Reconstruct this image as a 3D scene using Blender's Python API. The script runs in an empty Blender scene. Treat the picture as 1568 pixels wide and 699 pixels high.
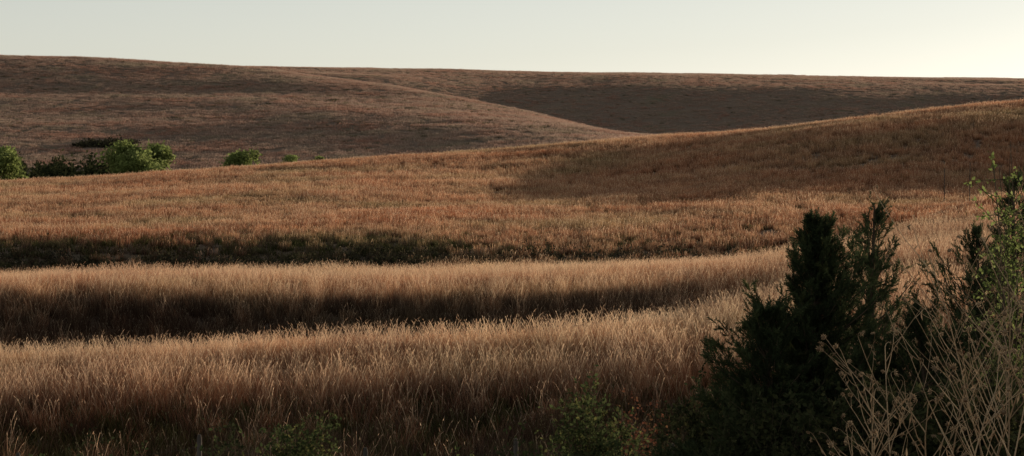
import bpy, math, random
import numpy as np
from mathutils import Vector
rng=np.random.default_rng(7)
random.seed(7)
scene=bpy.context.scene
# ---------------------------------------------------------------- constants
F=2926.0; EYE=200.0; PITCH=math.atan((349.5-EYE)/F); CZ=12.0
SUN_AZ=math.radians(42); SUN_EL=math.radians(5.8)
def relz(py,D):
    b=(349.5-py)/F
    t=D/(math.cos(PITCH)+b*math.sin(PITCH))
    return t*(-math.sin(PITCH)+b*math.cos(PITCH))
def pchip(xk,yk,x):
    xk=np.asarray(xk,float);yk=np.asarray(yk,float)
    h=np.diff(xk);d=np.diff(yk)/h
    m=np.zeros_like(yk)
    w1=2*h[1:]+h[:-1];w2=h[1:]+2*h[:-1]
    ok=(d[:-1]*d[1:])>0
    with np.errstate(all='ignore'):
        mm=(w1+w2)/(w1/d[:-1]+w2/d[1:])
    m[1:-1]=np.where(ok,mm,0)
    m[0]=d[0];m[-1]=d[-1]
    x=np.clip(x,xk[0],xk[-1])
    i=np.clip(np.searchsorted(xk,x)-1,0,len(xk)-2)
    t=(x-xk[i])/h[i]
    return (yk[i]*(2*t**3-3*t**2+1)+m[i]*h[i]*(t**3-2*t**2+t)+yk[i+1]*(-2*t**3+3*t**2)+m[i+1]*h[i]*(t**3-t**2))
# ---------------------------------------------------------------- noise
_tab=rng.random((256,256))
def vnoise(x,y):
    xi=np.floor(x).astype(int);yi=np.floor(y).astype(int)
    fx=x-xi;fy=y-yi
    fx=fx*fx*(3-2*fx);fy=fy*fy*(3-2*fy)
    a=_tab[xi%256,yi%256];b=_tab[(xi+1)%256,yi%256];c=_tab[xi%256,(yi+1)%256];d=_tab[(xi+1)%256,(yi+1)%256]
    return ((a*(1-fx)+b*fx)*(1-fy)+(c*(1-fx)+d*fx)*fy)*2-1
def sstep(a,b,x):
    t=np.clip((x-a)/(b-a),0,1);return t*t*(3-2*t)
# ---------------------------------------------------------------- terrain profile (valley survey lines)
COLS=np.array([-500,0,300,600,784,1000,1150,1300,1568,2068],float)
K=[ # (distance per line , sight height per line)
 ([50]*10,                                   [830,830,830,830,828,820,812,795,765,725]),
 ([60]*10,                                   [724,722,719,712,704,694,678,660,628,590]),
 ([68]*10,                                   [638,636,630,622,613,598,584,570,540,505]),
 ([77]*10,                                   [584,580,566,560,555,536,520,506,482,450]),
 ([90]*10,                                   [584,582,570,564,558,526,488,465,444,410]),
 ([101]*10,                                  [558,556,550,544,536,504,464,438,414,378]),
 ([110]*10,                                  [464,462,461,460,458,450,434,421,394,358]),
 ([128,128,128,127,125,124,130,142,185,200], [449,445,442,438,436,429,414,384,308,268]),
 ([155,155,155,155,155,155,160,175,205,220], [448,444,438,434,428,422,414,392,316,276]),
 ([182,182,182,182,182,182,186,196,222,238], [430,426,422,418,414,411,406,387,330,290]),
 ([194,194,194,194,194,194,198,208,234,250], [380,378,378,378,380,382,374,361,320,285]),
 ([262,262,262,262,262,262,262,264,275,288], [333,332,327,322,325,318,307,303,292,280]),
 ([290,290,295,300,305,315,315,315,315,318], [318,316,306,300,300,288,270,257,241,228]),
 ([345,345,350,360,370,385,375,370,365,360], [302,299,286,272,266,248,230,208,184,158]),
 ([400,400,410,430,440,460,450,440,430,420], [288,284,267,247,234,214,204,188,162,130]),
 ([520,520,530,540,550,560,560,560,560,560], [296,290,276,262,250,232,238,232,220,200]),
 ([620,620,620,620,620,640,700,700,700,700], [256,252,248,238,222,214,232,235,235,230]),
 ([800,800,800,790,780,740,800,800,800,800], [188,184,182,178,186,214,228,232,230,225]),
 ([960,960,960,930,880,820,950,950,950,950], [126,130,136,150,175,212,216,214,205,200]),
 ([1040,1040,1040,1000,930,880,1050,1050,1050,1050],[98,101,108,134,170,213,212,206,200,195]),
 ([1150,1150,1120,1060,990,940,1150,1150,1150,1150],[80,85,97,133,172,218,210,203,196,190]),
 ([1350]*10,                                 [130,130,135,164,188,200,198,192,186,180]),
 ([1580]*10,                                 [108,108,112,122,136,132,132,134,137,138]),
 ([1900]*10,                                 [96,98,102,106,110,113,116,119,123,130]),
 ([2600]*10,                                 [125]*10),
 ([4500]*10,                                 [160]*10),
 ([9000]*10,                                 [170]*10),
]
NS=361; NL=1100
SG=np.linspace(-0.5,0.5,NS); LG=np.linspace(math.log(2),math.log(9000),NL)
TAB=np.zeros((NS,NL))
pxs=784+SG*F
Dk=np.array([pchip(COLS,k[0],pxs) for k in K]); Pk=np.array([pchip(COLS,k[1],pxs) for k in K])
for i in range(NS):
    D=list(Dk[:,i]); Z=[relz(Pk[j,i],Dk[j,i]) for j in range(len(K))]
    D=[0,6,16,28,38]+D; Z=[-1.7,-2.0,-3.9,-6.9,-8.8]+Z
    TAB[i]=pchip(D,Z,np.exp(LG))
for _ in range(3):
    TAB[1:-1]=(TAB[:-2]+TAB[1:-1]*2+TAB[2:])/4
    TAB[:,1:-1]=(TAB[:,:-2]+TAB[:,1:-1]*2+TAB[:,2:])/4
def H(x,y):
    x=np.asarray(x,float);y=np.asarray(y,float)
    yy=np.clip(y,2.0,8999);s=np.clip(x/np.maximum(yy,14),-0.4999,0.4999)
    a=(s+0.5)*(NS-1);b=(np.log(yy)-LG[0])/(LG[-1]-LG[0])*(NL-1)
    i=np.clip(a.astype(int),0,NS-2);j=np.clip(b.astype(int),0,NL-2);fa=a-i;fb=b-j
    z=(TAB[i,j]*(1-fa)+TAB[i+1,j]*fa)*(1-fb)+(TAB[i,j+1]*(1-fa)+TAB[i+1,j+1]*fa)*fb
    z=z+0.14*vnoise(x/7+11,y/7)+0.25*vnoise(x/23,y/23+5)*sstep(30,80,y)
    far=sstep(480,800,y)
    z=z+0.9*vnoise(x/70+3,y/90)*sstep(200,600,y)+far*2.0*vnoise(x/190+8,y/240+3)*(1-0.7*sstep(1500,1800,y))
    z=z+sstep(1150,1350,y)*3.5*vnoise(x/110+31,y/170+13)*(1-sstep(1500,1750,y))
    w=z+3.0*vnoise(x/160+40,y/200+9)
    z=z+far*0.50*np.sin(w*2*math.pi/11)*(0.5+0.5*vnoise(x/130+20,y/300+60))
    z=z+far*0.35*vnoise(x/38+60,y/60+17)
    return z+CZ
def PX(px,D): return (px-784)/F*D
def ZT(py,D): return relz(py,D)+CZ
# ---------------------------------------------------------------- mesh helpers
def mk_mesh(name,V,Fc,attr=None,smooth=False):
    V=np.asarray(V,np.float32);Fc=np.asarray(Fc,np.int32)
    me=bpy.data.meshes.new(name)
    k=Fc.shape[1]
    me.vertices.add(len(V));me.vertices.foreach_set('co',V.ravel())
    me.loops.add(Fc.size);me.loops.foreach_set('vertex_index',Fc.ravel())
    me.polygons.add(len(Fc));me.polygons.foreach_set('loop_start',np.arange(0,Fc.size,k,dtype=np.int32))
    me.polygons.foreach_set('loop_total',np.full(len(Fc),k,np.int32))
    if smooth: me.polygons.foreach_set('use_smooth',np.ones(len(Fc),bool))
    if attr is not None:
        a=me.color_attributes.new('bl','FLOAT_COLOR','POINT')
        a.data.foreach_set('color',np.asarray(attr,np.float32).ravel())
    me.update(calc_edges=True)
    return me
def add_obj(name,me,mat=None,loc=(0,0,0),parent=None):
    o=bpy.data.objects.new(name,me);scene.collection.objects.link(o);o.location=loc
    if mat is not None and me is not None: me.materials.append(mat)
    if parent: o.parent=parent
    return o
class MB:
    def __init__(s): s.V=[];s.F=[];s.A=[];s.n=0
    def add(s,V,Fc,A):
        V=np.asarray(V,float).reshape(-1,3);Fc=np.asarray(Fc,int).reshape(-1,3)
        s.V.append(V);s.F.append(Fc+s.n);A=np.asarray(A,float)
        if A.ndim==1: A=np.tile(A,(len(V),1))
        s.A.append(A);s.n+=len(V)
    def mesh(s,name,smooth=False): return mk_mesh(name,np.concatenate(s.V),np.concatenate(s.F),np.concatenate(s.A),smooth)
def tube(mb,P,R,A,k=5):
    P=np.asarray(P,float);n=len(P)
    T=np.gradient(P,axis=0);T/=np.linalg.norm(T,axis=1,keepdims=True)+1e-9
    ref=np.array([0.31,0.9,0.2]);
    U=np.cross(T,ref);U/=np.linalg.norm(U,axis=1,keepdims=True)+1e-9;W=np.cross(T,U)
    an=np.arange(k)*2*math.pi/k
    V=(P[:,None]+np.asarray(R)[:,None,None]*(np.cos(an)[None,:,None]*U[:,None]+np.sin(an)[None,:,None]*W[:,None])).reshape(-1,3)
    Fc=[]
    for i in range(n-1):
        for j in range(k):
            a=i*k+j;b=i*k+(j+1)%k;c=a+k;d=b+k
            Fc+= [(a,b,d),(a,d,c)]
    mb.add(V,Fc,A)
def frames(dirs,r):
    d=dirs/(np.linalg.norm(dirs,axis=1,keepdims=True)+1e-9)
    a=r.normal(size=d.shape);u=np.cross(d,a);u/=np.linalg.norm(u,axis=1,keepdims=True)+1e-9
    w=np.cross(u,d)
    return u,d,w
def scatter_tmpl(mb,TV,TF,pos,dirs,scale,tint,r):
    u,d,w=frames(dirs,r)
    n=len(pos);m=len(TV)
    V=(TV[None,:,0,None]*u[:,None]+TV[None,:,1,None]*d[:,None]+TV[None,:,2,None]*w[:,None])*scale[:,None,None]+pos[:,None]
    Fc=(TF[None]+ (np.arange(n)*m)[:,None,None]).reshape(-1,3)
    A=np.ones((n,m,4));A[:,:,0]=tint[:,None];A[:,:,1]=0.8;A[:,:,2]=1.0
    mb.add(V.reshape(-1,3),Fc,A.reshape(-1,4))
# ---------------------------------------------------------------- materials
def new_mat(name):
    m=bpy.data.materials.new(name);m.use_nodes=True;m.node_tree.nodes.clear();return m,m.node_tree.nodes,m.node_tree.links
def mixc(N,L,f,a,b,typ='MIX'):
    n=N.new('ShaderNodeMix');n.data_type='RGBA';n.blend_type=typ
    for sock,v in ((n.inputs[0],f),(n.inputs[6],a),(n.inputs[7],b)):
        if hasattr(v,'is_linked'): L.new(v,sock)
        elif isinstance(v,(int,float)): sock.default_value=v
        else: sock.default_value=(*v,1)
    return n.outputs[2]
def ramp(N,L,src,stops):
    n=N.new('ShaderNodeValToRGB');L.new(src,n.inputs[0]);cr=n.color_ramp
    while len(cr.elements)<len(stops): cr.elements.new(0.5)
    for e,(p,c) in zip(cr.elements,stops): e.position=p;e.color=(*c,1)
    return n.outputs[0]
def noise(N,L,vec,scale,detail=3,rough=0.55):
    n=N.new('ShaderNodeTexNoise');n.inputs['Scale'].default_value=scale;n.inputs['Detail'].default_value=detail;n.inputs['Roughness'].default_value=rough
    L.new(vec,n.inputs['Vector']);return n.outputs[0]
def grass_mat(name,stops,pale,green,trans=0.5,greenamt=(0.52,0.68),base_dark=0.3,var=1.0):
    m,N,L=new_mat(name)
    at=N.new('ShaderNodeAttribute');at.attribute_name='bl'
    sp=N.new('ShaderNodeSeparateColor');L.new(at.outputs['Color'],sp.inputs[0])
    geo=N.new('ShaderNodeNewGeometry');pos=geo.outputs['Position']
    base=ramp(N,L,sp.outputs[0],stops)
    n1=noise(N,L,pos,0.035,3);n2=noise(N,L,pos,0.22,2)
    g=ramp(N,L,n1,[(greenamt[0],(0,0,0)),(greenamt[1],(1,1,1))])
    c=mixc(N,L,g,base,mixc(N,L,0.5,base,green))
    rd=ramp(N,L,n1,[(0.32,(0.97,0.77,0.72)),(0.52,(1,1,1))]);c=mixc(N,L,1.0,c,rd,'MULTIPLY')
    v=ramp(N,L,n2,[(0.3,(0.64,0.59,0.60)),(0.7,(1.2,1.16,1.08))])
    c=mixc(N,L,var,c,v,'MULTIPLY')
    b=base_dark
    lo=ramp(N,L,sp.outputs[1],[(0.0,(b,b*0.95,b*0.9)),(0.9,(1,1,1))])  # darker blade base: own colour plus shade painted in low among the tufts
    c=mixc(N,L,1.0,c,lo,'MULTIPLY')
    c=mixc(N,L,sp.outputs[2],c,pale)
    d=N.new('ShaderNodeBsdfDiffuse');t=N.new('ShaderNodeBsdfTranslucent');L.new(c,d.inputs[0]);L.new(c,t.inputs[0])
    mx=N.new('ShaderNodeMixShader');mx.inputs[0].default_value=trans;L.new(d.outputs[0],mx.inputs[1]);L.new(t.outputs[0],mx.inputs[2])
    o=N.new('ShaderNodeOutputMaterial');L.new(mx.outputs[0],o.inputs[0]);return m
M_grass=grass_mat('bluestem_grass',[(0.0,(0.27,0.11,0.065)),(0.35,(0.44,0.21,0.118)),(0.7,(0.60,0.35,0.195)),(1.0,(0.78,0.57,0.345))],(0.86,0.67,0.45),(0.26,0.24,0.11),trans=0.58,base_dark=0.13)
M_ghaze=grass_mat('hazed_far_grass',[(0.0,(0.30,0.185,0.148)),(0.35,(0.38,0.25,0.19)),(0.7,(0.45,0.315,0.24)),(1.0,(0.56,0.43,0.325))],(0.64,0.50,0.385),(0.27,0.26,0.17),trans=0.5,base_dark=0.6,var=0.5)  # greyed and lightened: distance haze is put into the grass colour
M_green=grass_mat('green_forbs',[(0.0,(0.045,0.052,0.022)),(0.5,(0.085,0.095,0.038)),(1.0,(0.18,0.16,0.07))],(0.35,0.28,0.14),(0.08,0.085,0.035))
M_shadegrass=grass_mat('shade_dark_grass',[(0.0,(0.06,0.042,0.035)),(0.5,(0.12,0.08,0.055)),(1.0,(0.24,0.16,0.10))],(0.45,0.34,0.22),(0.08,0.08,0.04),trans=0.45,base_dark=0.3)  # dark grass colour that paints in the shade of banks and hollows
def leaf_mat(name,stops,trans=0.35,gloss=0.0):
    m,N,L=new_mat(name)
    at=N.new('ShaderNodeAttribute');at.attribute_name='bl'
    sp=N.new('ShaderNodeSeparateColor');L.new(at.outputs['Color'],sp.inputs[0])
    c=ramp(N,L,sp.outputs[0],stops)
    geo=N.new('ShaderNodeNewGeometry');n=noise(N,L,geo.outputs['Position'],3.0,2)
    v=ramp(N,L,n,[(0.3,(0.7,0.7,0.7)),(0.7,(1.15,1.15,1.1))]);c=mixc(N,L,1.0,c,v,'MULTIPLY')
    d=N.new('ShaderNodeBsdfDiffuse');t=N.new('ShaderNodeBsdfTranslucent');L.new(c,d.inputs[0]);L.new(c,t.inputs[0])
    mx=N.new('ShaderNodeMixShader');mx.inputs[0].default_value=trans;L.new(d.outputs[0],mx.inputs[1]);L.new(t.outputs[0],mx.inputs[2])
    o=N.new('ShaderNodeOutputMaterial');L.new(mx.outputs[0],o.inputs[0]);return m
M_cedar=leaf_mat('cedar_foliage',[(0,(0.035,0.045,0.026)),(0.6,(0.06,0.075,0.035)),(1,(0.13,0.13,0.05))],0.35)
M_leaf=leaf_mat('broadleaf_foliage',[(0,(0.09,0.115,0.035)),(0.6,(0.20,0.24,0.075)),(1,(0.33,0.36,0.14))],0.55)
M_shrub=leaf_mat('shrub_foliage',[(0,(0.04,0.055,0.022)),(0.6,(0.075,0.09,0.035)),(1,(0.20,0.18,0.06))],0.45)
M_sumac=leaf_mat('sumac_foliage',[(0,(0.11,0.04,0.025)),(0.6,(0.17,0.07,0.04)),(1,(0.18,0.12,0.05))],0.4)
M_thick=leaf_mat('thicket_and_shade_foliage',[(0,(0.025,0.03,0.015)),(0.7,(0.05,0.055,0.025)),(1,(0.10,0.095,0.04))],0.25)
M_brush=leaf_mat('creek_brush_and_shade',[(0,(0.030,0.026,0.020)),(0.6,(0.05,0.046,0.028)),(1,(0.10,0.085,0.045))],0.2)
M_bark=leaf_mat('bark',[(0,(0.07,0.05,0.035)),(1,(0.13,0.10,0.07))],0.0)
M_dry=leaf_mat('dry_stalk',[(0,(0.16,0.11,0.07)),(0.3,(0.30,0.21,0.13)),(1,(0.50,0.38,0.25))],0.2)
M_wood=leaf_mat('weathered_wood',[(0,(0.07,0.06,0.05)),(1,(0.12,0.10,0.085))],0.0)
m,N,L=new_mat('prairie_soil');geo=N.new('ShaderNodeNewGeometry');pos=geo.outputs['Position']
c=ramp(N,L,noise(N,L,pos,0.03,5),[(0.3,(0.15,0.115,0.085)),(0.55,(0.20,0.145,0.108)),(0.7,(0.15,0.13,0.085))])
v=ramp(N,L,noise(N,L,pos,0.6,6,0.7),[(0.3,(0.6,0.6,0.6)),(0.7,(1.15,1.15,1.15))]);c=mixc(N,L,1.0,c,v,'MULTIPLY')
d=N.new('ShaderNodeBsdfDiffuse');L.new(c,d.inputs[0])
bp=N.new('ShaderNodeBump');bp.inputs['Strength'].default_value=1.0;bp.inputs['Distance'].default_value=0.6;L.new(noise(N,L,pos,0.9,6,0.7),bp.inputs['Height']);L.new(bp.outputs[0],d.inputs['Normal'])
o=N.new('ShaderNodeOutputMaterial');L.new(d.outputs[0],o.inputs[0]);M_soil=m
# ---------------------------------------------------------------- terrain sheet
ys=np.concatenate([np.linspace(-120,2,14)[:-1],np.exp(np.linspace(math.log(2),math.log(8900),760))])
sc=np.linspace(-0.62,0.62,420)
YY,SS=np.meshgrid(ys,sc,indexing='ij');XX=SS*(np.maximum(YY,0)+90)
ZZ=H(XX,YY)
V=np.stack([XX,YY,ZZ],-1).reshape(-1,3)
nr,nc=YY.shape;idx=np.arange(nr*nc).reshape(nr,nc)
Q=np.stack([idx[:-1,:-1],idx[:-1,1:],idx[1:,1:],idx[1:,:-1]],-1).reshape(-1,4)
add_obj('prairie_terrain',mk_mesh('prairie_terrain',V,Q,None,True),M_soil)
# ---------------------------------------------------------------- grass tufts
gcol=bpy.data.collections.new('grass_tufts')
def tuft(name,n,rad,h,w,seedf,mat,seed,lean=0.25,segs=3,hvar=0.3):
    r=np.random.default_rng(seed);mb=MB()
    for _ in range(n):
        a=r.random()*6.283;q=rad*math.sqrt(r.random());bx,by=q*math.cos(a),q*math.sin(a)
        L_=h*(1-hvar*r.random()*1.6);stem=r.random()<seedf
        if stem: L_*=1.05+0.35*r.random()
        az=r.random()*6.283;ln=lean*(0.3+r.random())*(0.6 if stem else 1.0)
        dx,dy=math.cos(az)*ln-0.10,math.sin(az)*ln
        wa=r.random()*6.283;wx,wy=math.cos(wa),math.sin(wa)
        ts=np.linspace(0,1,segs+1);P=np.stack([bx+dx*L_*ts**1.8,by+dy*L_*ts**1.8,L_*(ts-0.12*ln*ts**3)],-1)
        ww=w*(0.55 if stem else 1.0)*(1-ts*0.85)*0.5*(0.7+0.6*r.random())
        if stem: ww=np.full(segs+1,w*0.24)
        VV=[];AA=[];tn=r.random()
        for i in range(segs+1):
            for sgn in (-1,1):
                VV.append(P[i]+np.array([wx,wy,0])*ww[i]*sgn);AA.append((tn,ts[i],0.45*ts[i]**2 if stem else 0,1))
        FF=[]
        for i in range(segs): b=2*i;FF+=[(b,b+1,b+3),(b,b+3,b+2)]
        mb.add(VV,FF,AA)
        if stem:
            T=P[-1]-P[-2];T/=np.linalg.norm(T);hl=0.10*h+0.14*h*r.random();tip=P[-1]+T*hl*0.8+np.array([dx,dy,-0.1])*hl*0.8
            mid=(P[-1]*0.55+tip*0.45)
            for k in range(2):
                o_=np.array([wx,wy,0]) if k==0 else np.array([-wy,wx,0])
                mb.add([P[-1],mid+o_*w*0.5,tip,mid-o_*w*0.5],[(0,1,2),(0,2,3)],(tn,1,0.35+0.5*r.random(),1))
    me=mb.mesh(name);me.materials.append(mat);ob=bpy.data.objects.new(name,me);gcol.objects.link(ob)
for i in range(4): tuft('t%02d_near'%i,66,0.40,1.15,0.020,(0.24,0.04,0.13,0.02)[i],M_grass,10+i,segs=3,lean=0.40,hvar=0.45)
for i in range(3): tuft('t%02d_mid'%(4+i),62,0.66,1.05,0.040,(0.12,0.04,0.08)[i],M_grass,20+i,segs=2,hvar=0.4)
for i in range(3): tuft('t%02d_far'%(7+i),90,2.1,0.75,0.08,0.1,M_ghaze,30+i,segs=1,hvar=0.45)
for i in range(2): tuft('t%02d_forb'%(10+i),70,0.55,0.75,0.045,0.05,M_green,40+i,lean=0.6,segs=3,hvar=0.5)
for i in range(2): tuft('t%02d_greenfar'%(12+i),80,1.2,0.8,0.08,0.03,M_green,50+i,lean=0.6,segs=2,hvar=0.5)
for i in range(2): tuft('t%02d_shadegrass'%(14+i),85,0.52,1.1,0.024,0.03,M_shadegrass,60+i,lean=0.35,segs=3,hvar=0.45)  # dark tufts for places that lie in shade
def band(y0,y1,dens,smax=0.32,r=rng):
    area=smax*(y1*y1-y0*y0);n=int(area*dens)
    y=np.sqrt(r.random(n)*(y1*y1-y0*y0)+y0*y0);s=(r.random(n)*2-1)*smax
    return s*y,y
PS=[];IX=[];SCL=[]
def put(x,y,ix,sc_,sink=0.03):
    PS.append(np.stack([x,y,H(x,y)-sink],-1));IX.append(ix);SCL.append(sc_)
def fld(x,y): return vnoise(x/13+70,y/13)*0.6+vnoise(x/4.5,y/4.5+30)*0.4
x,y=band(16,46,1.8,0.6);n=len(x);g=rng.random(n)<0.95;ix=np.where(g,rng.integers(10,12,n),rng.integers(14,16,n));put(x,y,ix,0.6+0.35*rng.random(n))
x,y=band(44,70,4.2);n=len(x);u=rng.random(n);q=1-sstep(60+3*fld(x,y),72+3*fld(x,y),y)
ix=np.where(u<q*0.65,rng.integers(10,12,n),np.where(u<q*0.95,rng.integers(14,16,n),rng.integers(0,4,n)));put(x,y,ix,0.78+0.25*rng.random(n)+0.2*fld(x,y))  # weeds at the slope foot; dark brown tufts paint its shade deeper
x,y=band(67,92,4.2);n=len(x);ix=rng.integers(0,4,n);put(x,y,ix,0.82+0.25*rng.random(n)+0.3*fld(x,y))
x,y=band(92,150,3.0);n=len(x);sx=x/y*F+784
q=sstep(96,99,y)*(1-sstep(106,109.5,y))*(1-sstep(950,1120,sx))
ix=np.where(rng.random(n)<q*0.80,rng.integers(14,16,n),rng.integers(0,4,n));put(x,y,ix,0.8+0.25*rng.random(n)+0.3*fld(x,y))  # dark tufts paint the shadow band onto the gully bank
x,y=band(97,109,2.6);sx=x/y*F+784;k_=sx<1080;x=x[k_];y=y[k_];n=len(x);put(x,y,rng.integers(14,16,n),0.75+0.25*rng.random(n))  # extra dark tufts thicken the painted shadow band
x,y=band(148,300,1.0);n=len(x)
sx=x/y*F+784
gp=np.exp(-((y-190)/12)**2)*(1-0.6*sstep(620,800,sx))*(1-sstep(1150,1250,sx))
u=rng.random(n);ix=np.where(u<gp*0.4+0.06,rng.integers(12,14,n),np.where(u<gp*0.85+0.06,rng.integers(14,16,n),rng.integers(4,7,n)));put(x,y,ix,0.8+0.3*rng.random(n)+0.3*fld(x,y))  # dark tufts along the creek line paint the fold's shade deeper
x,y=band(298,520,0.6);n=len(x);ix=rng.integers(4,7,n);put(x,y,ix,0.95+0.35*rng.random(n)+0.3*fld(x,y))
x,y=band(515,1200,0.12)
sx=x/y*F+784;bad=(y>540)&(y<600)&(sx>20)&(sx<185)|(y>672)&(y<712)&(sx>120)&(sx<212);x=x[~bad];y=y[~bad]
n=len(x);g=rng.random(n)<0.03+0.07*(fld(x/5,y/5)>0.2);ix=np.where(g,rng.integers(12,14,n),rng.integers(7,10,n));put(x,y,ix,0.9+0.4*rng.random(n)+0.1*fld(x/3,y/3))
x,y=band(1190,2050,0.045);n=len(x);g=rng.random(n)<0.03;ix=np.where(g,rng.integers(12,14,n),rng.integers(7,10,n));put(x,y,ix,1.1+0.5*rng.random(n))
PS=np.concatenate(PS);IX=np.concatenate(IX).astype(np.int32);SCL=np.concatenate(SCL).astype(np.float32)
print('TUFTS',len(PS))
me=bpy.data.meshes.new('prairie_grass');me.vertices.add(len(PS));me.vertices.foreach_set('co',PS.astype(np.float32).ravel())
a=me.attributes.new('ix','INT','POINT');a.data.foreach_set('value',IX)
a=me.attributes.new('sc','FLOAT','POINT');a.data.foreach_set('value',SCL)
rot=np.stack([rng.normal(0,0.07,len(PS)),rng.normal(0,0.07,len(PS)),rng.random(len(PS))*6.283],-1).astype(np.float32)
a=me.attributes.new('rt','FLOAT_VECTOR','POINT');a.data.foreach_set('vector',rot.ravel())
me.update()
go=add_obj('prairie_grass',me)
ng=bpy.data.node_groups.new('scatter','GeometryNodeTree')
ng.interface.new_socket('Geometry',in_out='INPUT',socket_type='NodeSocketGeometry');ng.interface.new_socket('Geometry',in_out='OUTPUT',socket_type='NodeSocketGeometry')
N=ng.nodes;L=ng.links
gi=N.new('NodeGroupInput');gou=N.new('NodeGroupOutput');iop=N.new('GeometryNodeInstanceOnPoints');ci=N.new('GeometryNodeCollectionInfo')
ci.inputs['Collection'].default_value=gcol;ci.inputs['Separate Children'].default_value=True;ci.inputs['Reset Children'].default_value=True
def na(nm,t):
    q=N.new('GeometryNodeInputNamedAttribute');q.data_type=t;q.inputs['Name'].default_value=nm;return q.outputs[0]
L.new(gi.outputs[0],iop.inputs['Points']);L.new(ci.outputs[0],iop.inputs['Instance']);iop.inputs['Pick Instance'].default_value=True
L.new(na('ix','INT'),iop.inputs['Instance Index']);L.new(na('rt','FLOAT_VECTOR'),iop.inputs['Rotation']);L.new(na('sc','FLOAT'),iop.inputs['Scale'])
L.new(iop.outputs[0],gou.inputs[0])
md=go.modifiers.new('scatter','NODES');md.node_group=ng
# ---------------------------------------------------------------- cedar trees
def spray_template(n=18,ln=1.0,seed=1,wd=0.045):
    r=np.random.default_rng(seed);V=[];Fc=[]
    def tri(b,t,w):
        d=t-b;u=np.cross(d,r.normal(size=3));u/=np.linalg.norm(u)+1e-9
        k=len(V);V.extend([b-u*w,b+u*w,t]);Fc.append((k,k+1,k+2))
    tri(np.array([0,0,0.]),np.array([0,ln,0.]),wd*0.8)
    for i in range(n):
        y=ln*(0.08+0.8*i/n);a=i*2.4+r.random();l=0.42*ln*(1-0.5*i/n)*(0.7+0.6*r.random())
        b=np.array([0,y,0.]);t=b+np.array([math.cos(a)*0.7*l,l*0.75,math.sin(a)*0.7*l]);tri(b,t,wd)
    return np.array(V),np.array(Fc)
SPV,SPF=spray_template()
def cedar(name,x,y,Ht,R,seed,nb=150,dens=1.0,spires=1,airy=0.0,pw=0.72):
    r=np.random.default_rng(seed);base=float(H(x,y))
    root=bpy.data.objects.new(name,None);scene.collection.objects.link(root);root.location=(x,y,base-0.1)
    wood=MB();fol=MB()
    n=12;tz=np.linspace(0,Ht*0.97,n);wob=np.cumsum(r.normal(0,0.02,(n,2)),0)
    TP=np.concatenate([wob,tz[:,None]],1);tube(wood,TP,0.075*Ht/4*(1-tz/Ht)+0.008,(0.4,0,0,1),7)
    P=[];D=[];S=[];T=[]
    lobes=r.random(18)*0.7+0.65
    for b in range(nb):
        f=(b+r.random())/nb
        zb=Ht*(0.03+0.93*f);az=r.random()*6.283
        prof=(1-f)**pw*(0.5+0.5*min(1,f/0.15+0.3))
        lb=lobes[int(az/6.283*6)%6+6*min(2,int(f*3))]
        ln=R*prof*(0.45+0.75*r.random()**1.3)*lb+0.14
        el=math.radians(14+34*f+r.normal(0,10)); 
        i=min(n-1,int(zb/Ht*n));o=np.array([TP[i,0],TP[i,1],zb])
        d=np.array([math.cos(az)*math.cos(el),math.sin(az)*math.cos(el),math.sin(el)])
        ts=np.linspace(0,1,6);BP=o+d*ln*ts[:,None]+np.array([0,0,0.3*ln])*(ts**2)[:,None]+np.cumsum(r.normal(0,0.012*ln,(6,3)),0)
        tube(wood,BP,0.018*(ln/R+0.2)*(1-ts)+0.003,(r.random(),0,0,1),4)
        m=int((14+36*ln)*dens)
        t=(0.12+0.88*r.random(m))**0.8;ii=np.clip((t*5).astype(int),0,4);fr=t*5-ii
        p=BP[ii]*(1-fr[:,None])+BP[ii+1]*fr[:,None]
        sp=0.13*ln*(1.1-t)*(1-airy)
        p=p+r.normal(size=(m,3))*sp[:,None]
        dd=d*0.9+np.array([0,0,0.5])+r.normal(size=(m,3))*0.5
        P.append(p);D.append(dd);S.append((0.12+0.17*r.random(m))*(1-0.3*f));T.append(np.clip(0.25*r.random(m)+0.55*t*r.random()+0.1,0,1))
    for k in range(spires):
        m=int(45*dens);t=r.random(m);off=np.array([r.normal(0,0.14),r.normal(0,0.14),0]) if k else np.zeros(3)
        p=np.stack([np.zeros(m),np.zeros(m),Ht*(0.80+0.2*t)-k*0.25],-1)+off+r.normal(0,0.02,(m,3))
        P.append(p);D.append(np.array([0,0,1.0])+r.normal(0,0.35,(m,3)));S.append(0.09+0.08*r.random(m));T.append(r.random(m)*0.6)
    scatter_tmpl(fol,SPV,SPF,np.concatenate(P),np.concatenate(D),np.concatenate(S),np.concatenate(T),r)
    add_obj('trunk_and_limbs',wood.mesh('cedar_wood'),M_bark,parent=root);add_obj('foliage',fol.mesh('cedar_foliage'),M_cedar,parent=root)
def cedar_at(px,topy,D,R,seed,**k):
    x=PX(px,D);cedar('cedar_tree',x,D,ZT(topy,D)-float(H(x,D))+0.1,R,seed,**k)
cedar_at(1250,326,29,2.3,1,nb=270,dens=1.0,spires=1,pw=0.85)
cedar_at(1330,296,33,2.2,2,nb=150,dens=0.42,airy=0.2,pw=0.85)
cedar_at(1180,468,28,1.6,5,nb=130,dens=0.9)
cedar_at(1500,345,31,2.2,3,nb=140,dens=0.45)
cedar_at(1568,262,30,1.9,4,nb=140,dens=0.42,pw=0.85)
cedar_at(1420,470,28,1.9,6,nb=120,dens=0.5)
cedar_at(1700,300,30,1.7,8,nb=130,dens=0.8)
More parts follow.
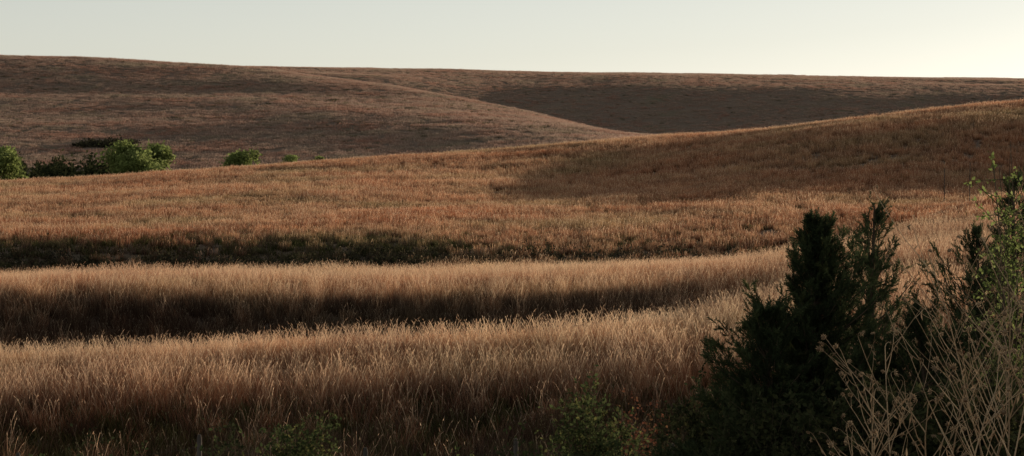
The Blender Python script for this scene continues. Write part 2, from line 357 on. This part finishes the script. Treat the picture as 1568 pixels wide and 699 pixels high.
# ---------------------------------------------------------------- broadleaf trees and shrubs
LV=np.array([[0,0,0],[0.32,0.45,0.06],[0,1,0],[-0.32,0.45,0.06]],float);LF=np.array([(0,1,2),(0,2,3)])
def tree(name,x,y,Ht,W,seed,mat,leaf=0.4,nl=3500,lobes=9,squash=1.0,trunk=True):
    r=np.random.default_rng(seed);base=float(H(x,y))
    root=bpy.data.objects.new(name,None);scene.collection.objects.link(root);root.location=(x,y,base-0.1)
    wood=MB();fol=MB();P=[];D=[];S=[];T=[]
    C=[]
    for k in range(lobes):
        a=k/lobes*6.283+r.random();q=W*0.36*math.sqrt(r.random()) if k else 0
        zc=Ht*(0.38+0.36*r.random()) if k else Ht*0.72
        C.append((q*math.cos(a),q*math.sin(a),zc,W*(0.15+0.10*r.random())))
    tube(wood,[(0,0,0),(0.03*W,0,Ht*0.2),(0,0.02*W,Ht*0.4),(0,0,Ht*0.6)],[0.04*Ht,0.033*Ht,0.02*Ht,0.01*Ht],(0.5,0,0,1),7)
    for c in C:
        cc=np.array(c[:3]);tube(wood,[(0,0,Ht*0.18),cc*0.5+np.array([0,0,Ht*0.05]),cc],[0.018*Ht,0.012*Ht,0.004*Ht],(0.3,0,0,1),5)
        for j in range(14):
            dv=r.normal(size=3);dv/=np.linalg.norm(dv);sc_=c[3]*(0.55+0.5*r.random());cp=cc+dv*sc_*np.array([1,1,0.85*squash])
            m=nl//(lobes*14);p=cp+r.normal(size=(m,3))*c[3]*0.26
            P.append(p);D.append(dv+r.normal(size=(m,3))*0.9);S.append(leaf*(0.6+0.8*r.random(m)));T.append(np.clip(r.random()*0.6+0.4*r.random(m),0,1))
    P=np.concatenate(P);P[:,2]=np.maximum(P[:,2],0.15)
    scatter_tmpl(fol,LV,LF,P,np.concatenate(D),np.concatenate(S),np.concatenate(T),r)
    add_obj('trunk_and_limbs',wood.mesh('tree_wood'),M_bark,parent=root);add_obj('foliage',fol.mesh('tree_foliage'),mat,parent=root)
def tree_at(name,px,topy,D,wpx,seed,mat,**k):
    x=PX(px,D);tree(name,x,D,max(1.5,ZT(topy,D)-float(H(x,D))),wpx/F*D,seed,mat,**k)
tree_at('cottonwood_tree',8,224,470,74,11,M_leaf,leaf=0.8)
tree_at('cottonwood_tree',192,216,470,70,12,M_leaf,leaf=0.8)
tree_at('cottonwood_tree',240,220,475,58,13,M_leaf,leaf=0.8)
tree_at('cottonwood_tree',214,236,465,84,19,M_leaf,leaf=0.7)
tree_at('hedge_tree',368,234,475,56,14,M_leaf,leaf=0.7)
tree_at('hedge_tree',446,234,490,30,15,M_leaf,leaf=0.5,nl=1500,lobes=5)
tree_at('hedge_tree',486,235,490,22,16,M_leaf,leaf=0.5,nl=1200,lobes=5)
def thicket(name,x0,x1,y,ht,seed,n=14,dy=14,m=600,leaf=0.9,mat=None,ey=None):
    r=np.random.default_rng(seed);fol=MB();P=[];D=[];S=[]
    for k in range(n):
        x=x0+(x1-x0)*(k+r.random())/n;yy=y+r.normal(0,dy*0.4);w=(x1-x0)/n*0.9;hh=ht*(0.3+0.9*r.random())
        px_=x+r.normal(size=m)*w;py_=yy+r.normal(size=m)*min(w,3.0);p=np.stack([px_,py_,H(px_,py_)+np.abs(r.normal(size=m))*hh*0.45],-1)
        P.append(p);D.append(r.normal(size=(m,3))+np.array([0,0,0.6]));S.append(leaf*(0.5+r.random(m)))
    P=np.concatenate(P);scatter_tmpl(fol,LV,LF,P,np.concatenate(D),np.concatenate(S),r.random(len(P)),r)
    add_obj(name,fol.mesh(name),mat or M_thick)
thicket('creek_thicket',PX(30,560),PX(175,560),556,5.5,61,n=24,dy=30)  # dense dark leaves stand in for the eroded creek bank
thicket('creek_thicket',PX(128,690),PX(205,690),690,1.6,62,n=12,m=350,mat=M_brush)  # low dark leaves stand in for the upper eroded bank
thicket('creek_thicket',PX(255,540),PX(345,540),540,1.6,63,n=12,mat=M_brush)
thicket('creek_thicket',PX(-60,182),PX(640,182),184,1.4,64,n=50,dy=6,m=300,leaf=0.25,mat=M_brush)  # valley brush; its dark brown also paints in the shade of the fold
thicket('creek_thicket',PX(560,184),PX(1100,184),185,1.1,66,n=40,dy=5,m=190,leaf=0.22,mat=M_brush)  # dark brush run on along the fold to paint its softer shade
thicket('creek_thicket',PX(1118,172),PX(1190,172),178,1.7,65,n=6,dy=4,m=260,leaf=0.25,mat=M_brush)
def shrub(name,x,y,Ht,W,seed,mat,nst=40,leaf=0.05,per=60,stemr=0.008,arch=0.3):
    r=np.random.default_rng(seed);base=float(H(x,y))
    root=bpy.data.objects.new(name,None);scene.collection.objects.link(root);root.location=(x,y,base-0.05)
    wood=MB();fol=MB();P=[];D=[];S=[];T=[]
    for k in range(nst):
        a=r.random()*6.283;q=W*0.5*math.sqrt(r.random());h=Ht*(0.72+0.28*r.random())*math.sqrt(max(0.3,1-(q/(W*0.6))**2))
        ts=np.linspace(0,1,7);E=np.array([q*math.cos(a),q*math.sin(a),h])
        B=np.stack([E[0]*ts**1.3,E[1]*ts**1.3,h*(ts*(1+arch)-arch*ts**2)],-1)+np.cumsum(r.normal(0,0.008*Ht,(7,3)),0)*ts[:,None]
        tube(wood,B,stemr*(1-0.8*ts),(r.random(),0,0,1),4)
        for j in range(9):
            t=0.35+0.65*r.random()**0.7;i=min(5,int(t*6));o=B[i]*(1-(t*6-i))+B[i+1]*(t*6-i);dv=r.normal(size=3)+np.array([0,0,0.7]);dv/=np.linalg.norm(dv);tl=min(0.4,Ht*0.12)*(0.5+r.random())
            tube(wood,[o,o+dv*tl*0.5,o+dv*tl],[stemr*0.4,stemr*0.3,stemr*0.15],(r.random(),0,0,1),3)
            m=per//9;u=r.random(m);P.append(o+dv*tl*u[:,None]+r.normal(0,0.012,(m,3)));D.append(dv*0.5+r.normal(size=(m,3)));S.append(leaf*(0.6+0.8*r.random(m)));T.append(np.clip(r.random()*0.5+0.5*r.random(m),0,1))
    P=np.concatenate(P);scatter_tmpl(fol,LV,LF,P,np.concatenate(D),np.concatenate(S),np.concatenate(T),r)
    add_obj('stems',wood.mesh('stems'),M_bark,parent=root);add_obj('foliage',fol.mesh('leaves'),mat,parent=root)
def shrub_at(name,px,topy,D,wpx,seed,mat,**k):
    x=PX(px,D);shrub(name,x,D,max(0.5,ZT(topy,D)-float(H(x,D))),wpx/F*D,seed,mat,**k)
shrub_at('sumac_shrub',905,568,36,180,21,M_shrub,nst=80,leaf=0.085,per=80)
shrub_at('sumac_shrub',985,580,39,120,22,M_sumac,nst=40,leaf=0.07,per=40)
shrub_at('dogwood_or_shade_shrub',448,630,31,170,23,M_shrub,nst=80,leaf=0.065,per=130)
shrub_at('dogwood_or_shade_shrub',1080,575,31,190,24,M_thick,nst=80,leaf=0.075,per=120)  # dark foliage fills the cedars' shadow area, deepening it by colour
shrub_at('dogwood_or_shade_shrub',1180,575,26,240,25,M_thick,nst=100,leaf=0.08,per=140)  # more dark foliage painting that cedar shadow deeper
shrub_at('dogwood_or_shade_shrub',1330,560,24,260,26,M_thick,nst=100,leaf=0.08,per=140)
shrub_at('dogwood_or_shade_shrub',1500,540,23,260,27,M_thick,nst=90,leaf=0.08,per=130)
for i,(px,ty,w) in enumerate([(352,620,40),(330,640,30),(500,645,50),(590,662,70),(640,668,50),(690,658,60),(760,652,60),(810,630,50),(860,660,50),(120,655,110),(40,648,110),(220,664,100),(1020,620,80),(280,668,60),(400,664,90),(550,670,90),(730,668,90),(950,640,90),(170,672,90),(660,676,90),(0,670,90)]):
    shrub_at('weed_plant',px,ty,27+3*math.sin(i*1.7),w,70+i,M_shrub if i%3 else M_thick,nst=13,leaf=0.06,per=60,stemr=0.005)
shrub_at('elm_sapling',1566,100,26,130,90,M_leaf,nst=36,leaf=0.06,per=150,stemr=0.02,arch=0.05)
# ---------------------------------------------------------------- dry sunflowers
def sunflower(x,y,Ht,seed):
    r=np.random.default_rng(seed);base=float(H(x,y));mb=MB()
    def head(p,d,s,tn):
        d=d/np.linalg.norm(d);u=np.cross(d,[0.3,0.2,0.9]);u/=np.linalg.norm(u);w=np.cross(d,u)
        k=9;an=np.arange(k)*6.283/k
        ring=[p+ (math.cos(q)*u+math.sin(q)*w)*s for q in an]
        back=p-d*s*0.5;front=p+d*s*0.35
        V=[back,front]+ring;Fc=[]
        for j in range(k): Fc+=[(0,2+j,2+(j+1)%k),(1,2+(j+1)%k,2+j)]
        mb.add(V,Fc,(tn*0.2,0,0,1))
        for j in range(k):
            q=an[j]+r.random()*0.4;o=math.cos(q)*u+math.sin(q)*w;tt=np.cross(d,o)
            mb.add([p+o*s*0.9-tt*s*0.22,p+o*s*0.9+tt*s*0.22,p+o*s*(1.5+0.4*r.random())+d*s*(0.6*r.random()-0.1)],[(0,1,2)],(tn*0.6,0,0,1))
    def branch(o,d,ln,rad,lev):
        n=7;ts=np.linspace(0,1,n);d=d/np.linalg.norm(d)
        cv=r.normal(0,0.12,3);P=o+d*ln*ts[:,None]+(np.array([cv[0],cv[1],0.22 if lev else 0])*ln)*(ts**2)[:,None]
        P+=np.cumsum(r.normal(0,0.006*ln,(n,3)),0)
        tn=0.3+0.7*r.random();tube(mb,P,rad*(1-0.6*ts),(tn,0,0,1),5)
        dd=P[-1]-P[-2]
        if lev>=2 or r.random()<0.8:
            dd/=np.linalg.norm(dd);side=np.array([r.normal(),r.normal(),0]);side/=np.linalg.norm(side)
            q=[P[-1],P[-1]+dd*0.03+side*0.012,P[-1]+dd*0.045+side*0.035,P[-1]+dd*0.035+side*0.055]
            tube(mb,q,[rad*0.4]*4,(tn,0,0,1),4);head(q[-1],side*0.7+np.array([0,0,r.normal(0,0.5)]),0.014+0.009*r.random(),tn)
        if lev<2:
            m=9 if lev==0 else r.integers(1,4)
            for j in range(m):
                t=0.35+0.6*(j+r.random())/m if lev==0 else 0.3+0.6*r.random()
                i=min(n-2,int(t*(n-1)));fr=t*(n-1)-i;oo=P[i]*(1-fr)+P[i+1]*fr
                az=r.random()*6.283;nd=d*0.9+np.array([math.cos(az),math.sin(az),0])*0.75
                branch(oo,nd,ln*(0.42 if lev==0 else 0.5)*(1.15-t*0.6)*(0.7+0.5*r.random()),rad*0.55,lev+1)
        for j in range(1):
            t=r.random()*0.8+0.1;i=int(t*(n-1));o2=P[i];a=r.normal(size=3);a/=np.linalg.norm(a);a[2]-=0.8;l=0.04+0.03*r.random();b=np.cross(a,r.normal(size=3));b/=np.linalg.norm(b)
            mb.add([o2,o2+a*l*0.5+b*l*0.15,o2+a*l,o2+a*l*0.5-b*l*0.15],[(0,1,2),(0,2,3)],(tn*0.3,0,0,1))
    branch(np.array([0,0,0.]),np.array([r.normal(0,0.13),r.normal(0,0.08),1]),Ht*0.95,0.010,0)
    add_obj('dried_sunflower',mb.mesh('dried_sunflower'),M_dry,loc=(x,y,base-0.03))
for i,(px,ty,D) in enumerate([(1390,510,17),(1340,570,18),(1450,460,17.5),(1500,420,16),(1545,400,17),(1475,550,15),(1530,510,14.5),(1600,380,17),(1575,440,19),(1650,430,16),(1310,610,19),(1420,590,16),(1555,350,18.5)]):
    x=PX(px,D);sunflower(x,D,ZT(ty,D)-float(H(x,D)),100+i)
# ---------------------------------------------------------------- fence posts
def post(x,y,h,rad,seed):
    r=np.random.default_rng(seed);mb=MB();z=float(H(x,y))
    tube(mb,[(0,0,-0.3),(0.01,0,h*0.5),(0.02,0.01,h*0.97),(0.02,0.01,h)],[rad,rad*0.95,rad*0.88,rad*0.6],(r.random(),0,0,1),9)
    mb.add([(0.02,0.01,h)]+[(0.02+rad*0.6*math.cos(a),0.01+rad*0.6*math.sin(a),h) for a in np.arange(9)*6.283/9],[(0,1+j,1+(j+1)%9) for j in range(9)],(0.8,0,0,1))
    add_obj('fence_post',mb.mesh('fence_post'),M_wood,loc=(x,y,z))
    return np.array([x,y,z])
fp=[]
for i,(px,ty) in enumerate([(20,694),(300,666),(556,686),(788,672),(1030,680)]):
    D=33;x=PX(px,D);h=max(1.2,ZT(ty,D)-float(H(x,D)));b=post(x,D,h,0.05,200+i);fp.append((b+np.array([0,-0.05,0]),h))
mb=MB()
for (a,ha),(b,hb) in zip(fp[:-1],fp[1:]):
    for f in (0.92,0.68,0.44):
        ts=np.linspace(0,1,9)[:,None];A_=a+[0,0,ha*f];B_=b+[0,0,hb*f];P=A_*(1-ts)+B_*ts;P[:,2]-=0.06*np.sin(ts[:,0]*math.pi);tube(mb,P,[0.003]*9,(0.3,0,0,1),3)
add_obj('fence_wire',mb.mesh('fence_wire'),M_wood)
for i,(px,ty,D) in enumerate([(1446,258,245),(1485,248,240)]):
    x=PX(px,D);post(x,D,ZT(ty,D)-float(H(x,D)),0.05,300+i)
# ---------------------------------------------------------------- light, sky, camera
S=Vector((math.sin(SUN_AZ)*math.cos(SUN_EL),math.cos(SUN_AZ)*math.cos(SUN_EL),math.sin(SUN_EL)))
sl=bpy.data.lights.new('sun','SUN');sl.energy=5.0;sl.angle=math.radians(0.5);sl.color=(1.0,0.84,0.67)
so=bpy.data.objects.new('sun',sl);scene.collection.objects.link(so);so.rotation_euler=(-S).to_track_quat('-Z','Y').to_euler()
w=bpy.data.worlds.new('World');scene.world=w;w.use_nodes=True;N=w.node_tree.nodes;L=w.node_tree.links;N.clear()
sk=N.new('ShaderNodeTexSky');sk.sky_type='NISHITA';sk.sun_disc=False;sk.sun_elevation=SUN_EL;sk.sun_rotation=SUN_AZ;sk.altitude=300;sk.air_density=0.8;sk.dust_density=0.4;sk.ozone_density=1.2
hs=N.new('ShaderNodeHueSaturation');hs.inputs['Saturation'].default_value=0.4;L.new(sk.outputs[0],hs.inputs['Color'])
gm=N.new('ShaderNodeGamma');gm.inputs['Gamma'].default_value=0.60;L.new(hs.outputs[0],gm.inputs['Color'])
sc2=N.new('ShaderNodeVectorMath');sc2.operation='MULTIPLY';sc2.inputs[1].default_value=(2.10,2.08,1.98);L.new(gm.outputs[0],sc2.inputs[0])
bg=N.new('ShaderNodeBackground');bg.inputs[1].default_value=0.13;ow=N.new('ShaderNodeOutputWorld');L.new(sc2.outputs[0],bg.inputs[0]);L.new(bg.outputs[0],ow.inputs[0])
cam=bpy.data.cameras.new('camera');cam.sensor_width=36;cam.lens=F/784*18;cam.clip_end=20000;cam.clip_start=0.1
co=bpy.data.objects.new('camera',cam);scene.collection.objects.link(co);co.location=(0,0,CZ);co.rotation_euler=(math.pi/2-PITCH,0,0)
scene.camera=co
scene.view_settings.view_transform='Standard';scene.view_settings.look='None';scene.view_settings.exposure=0
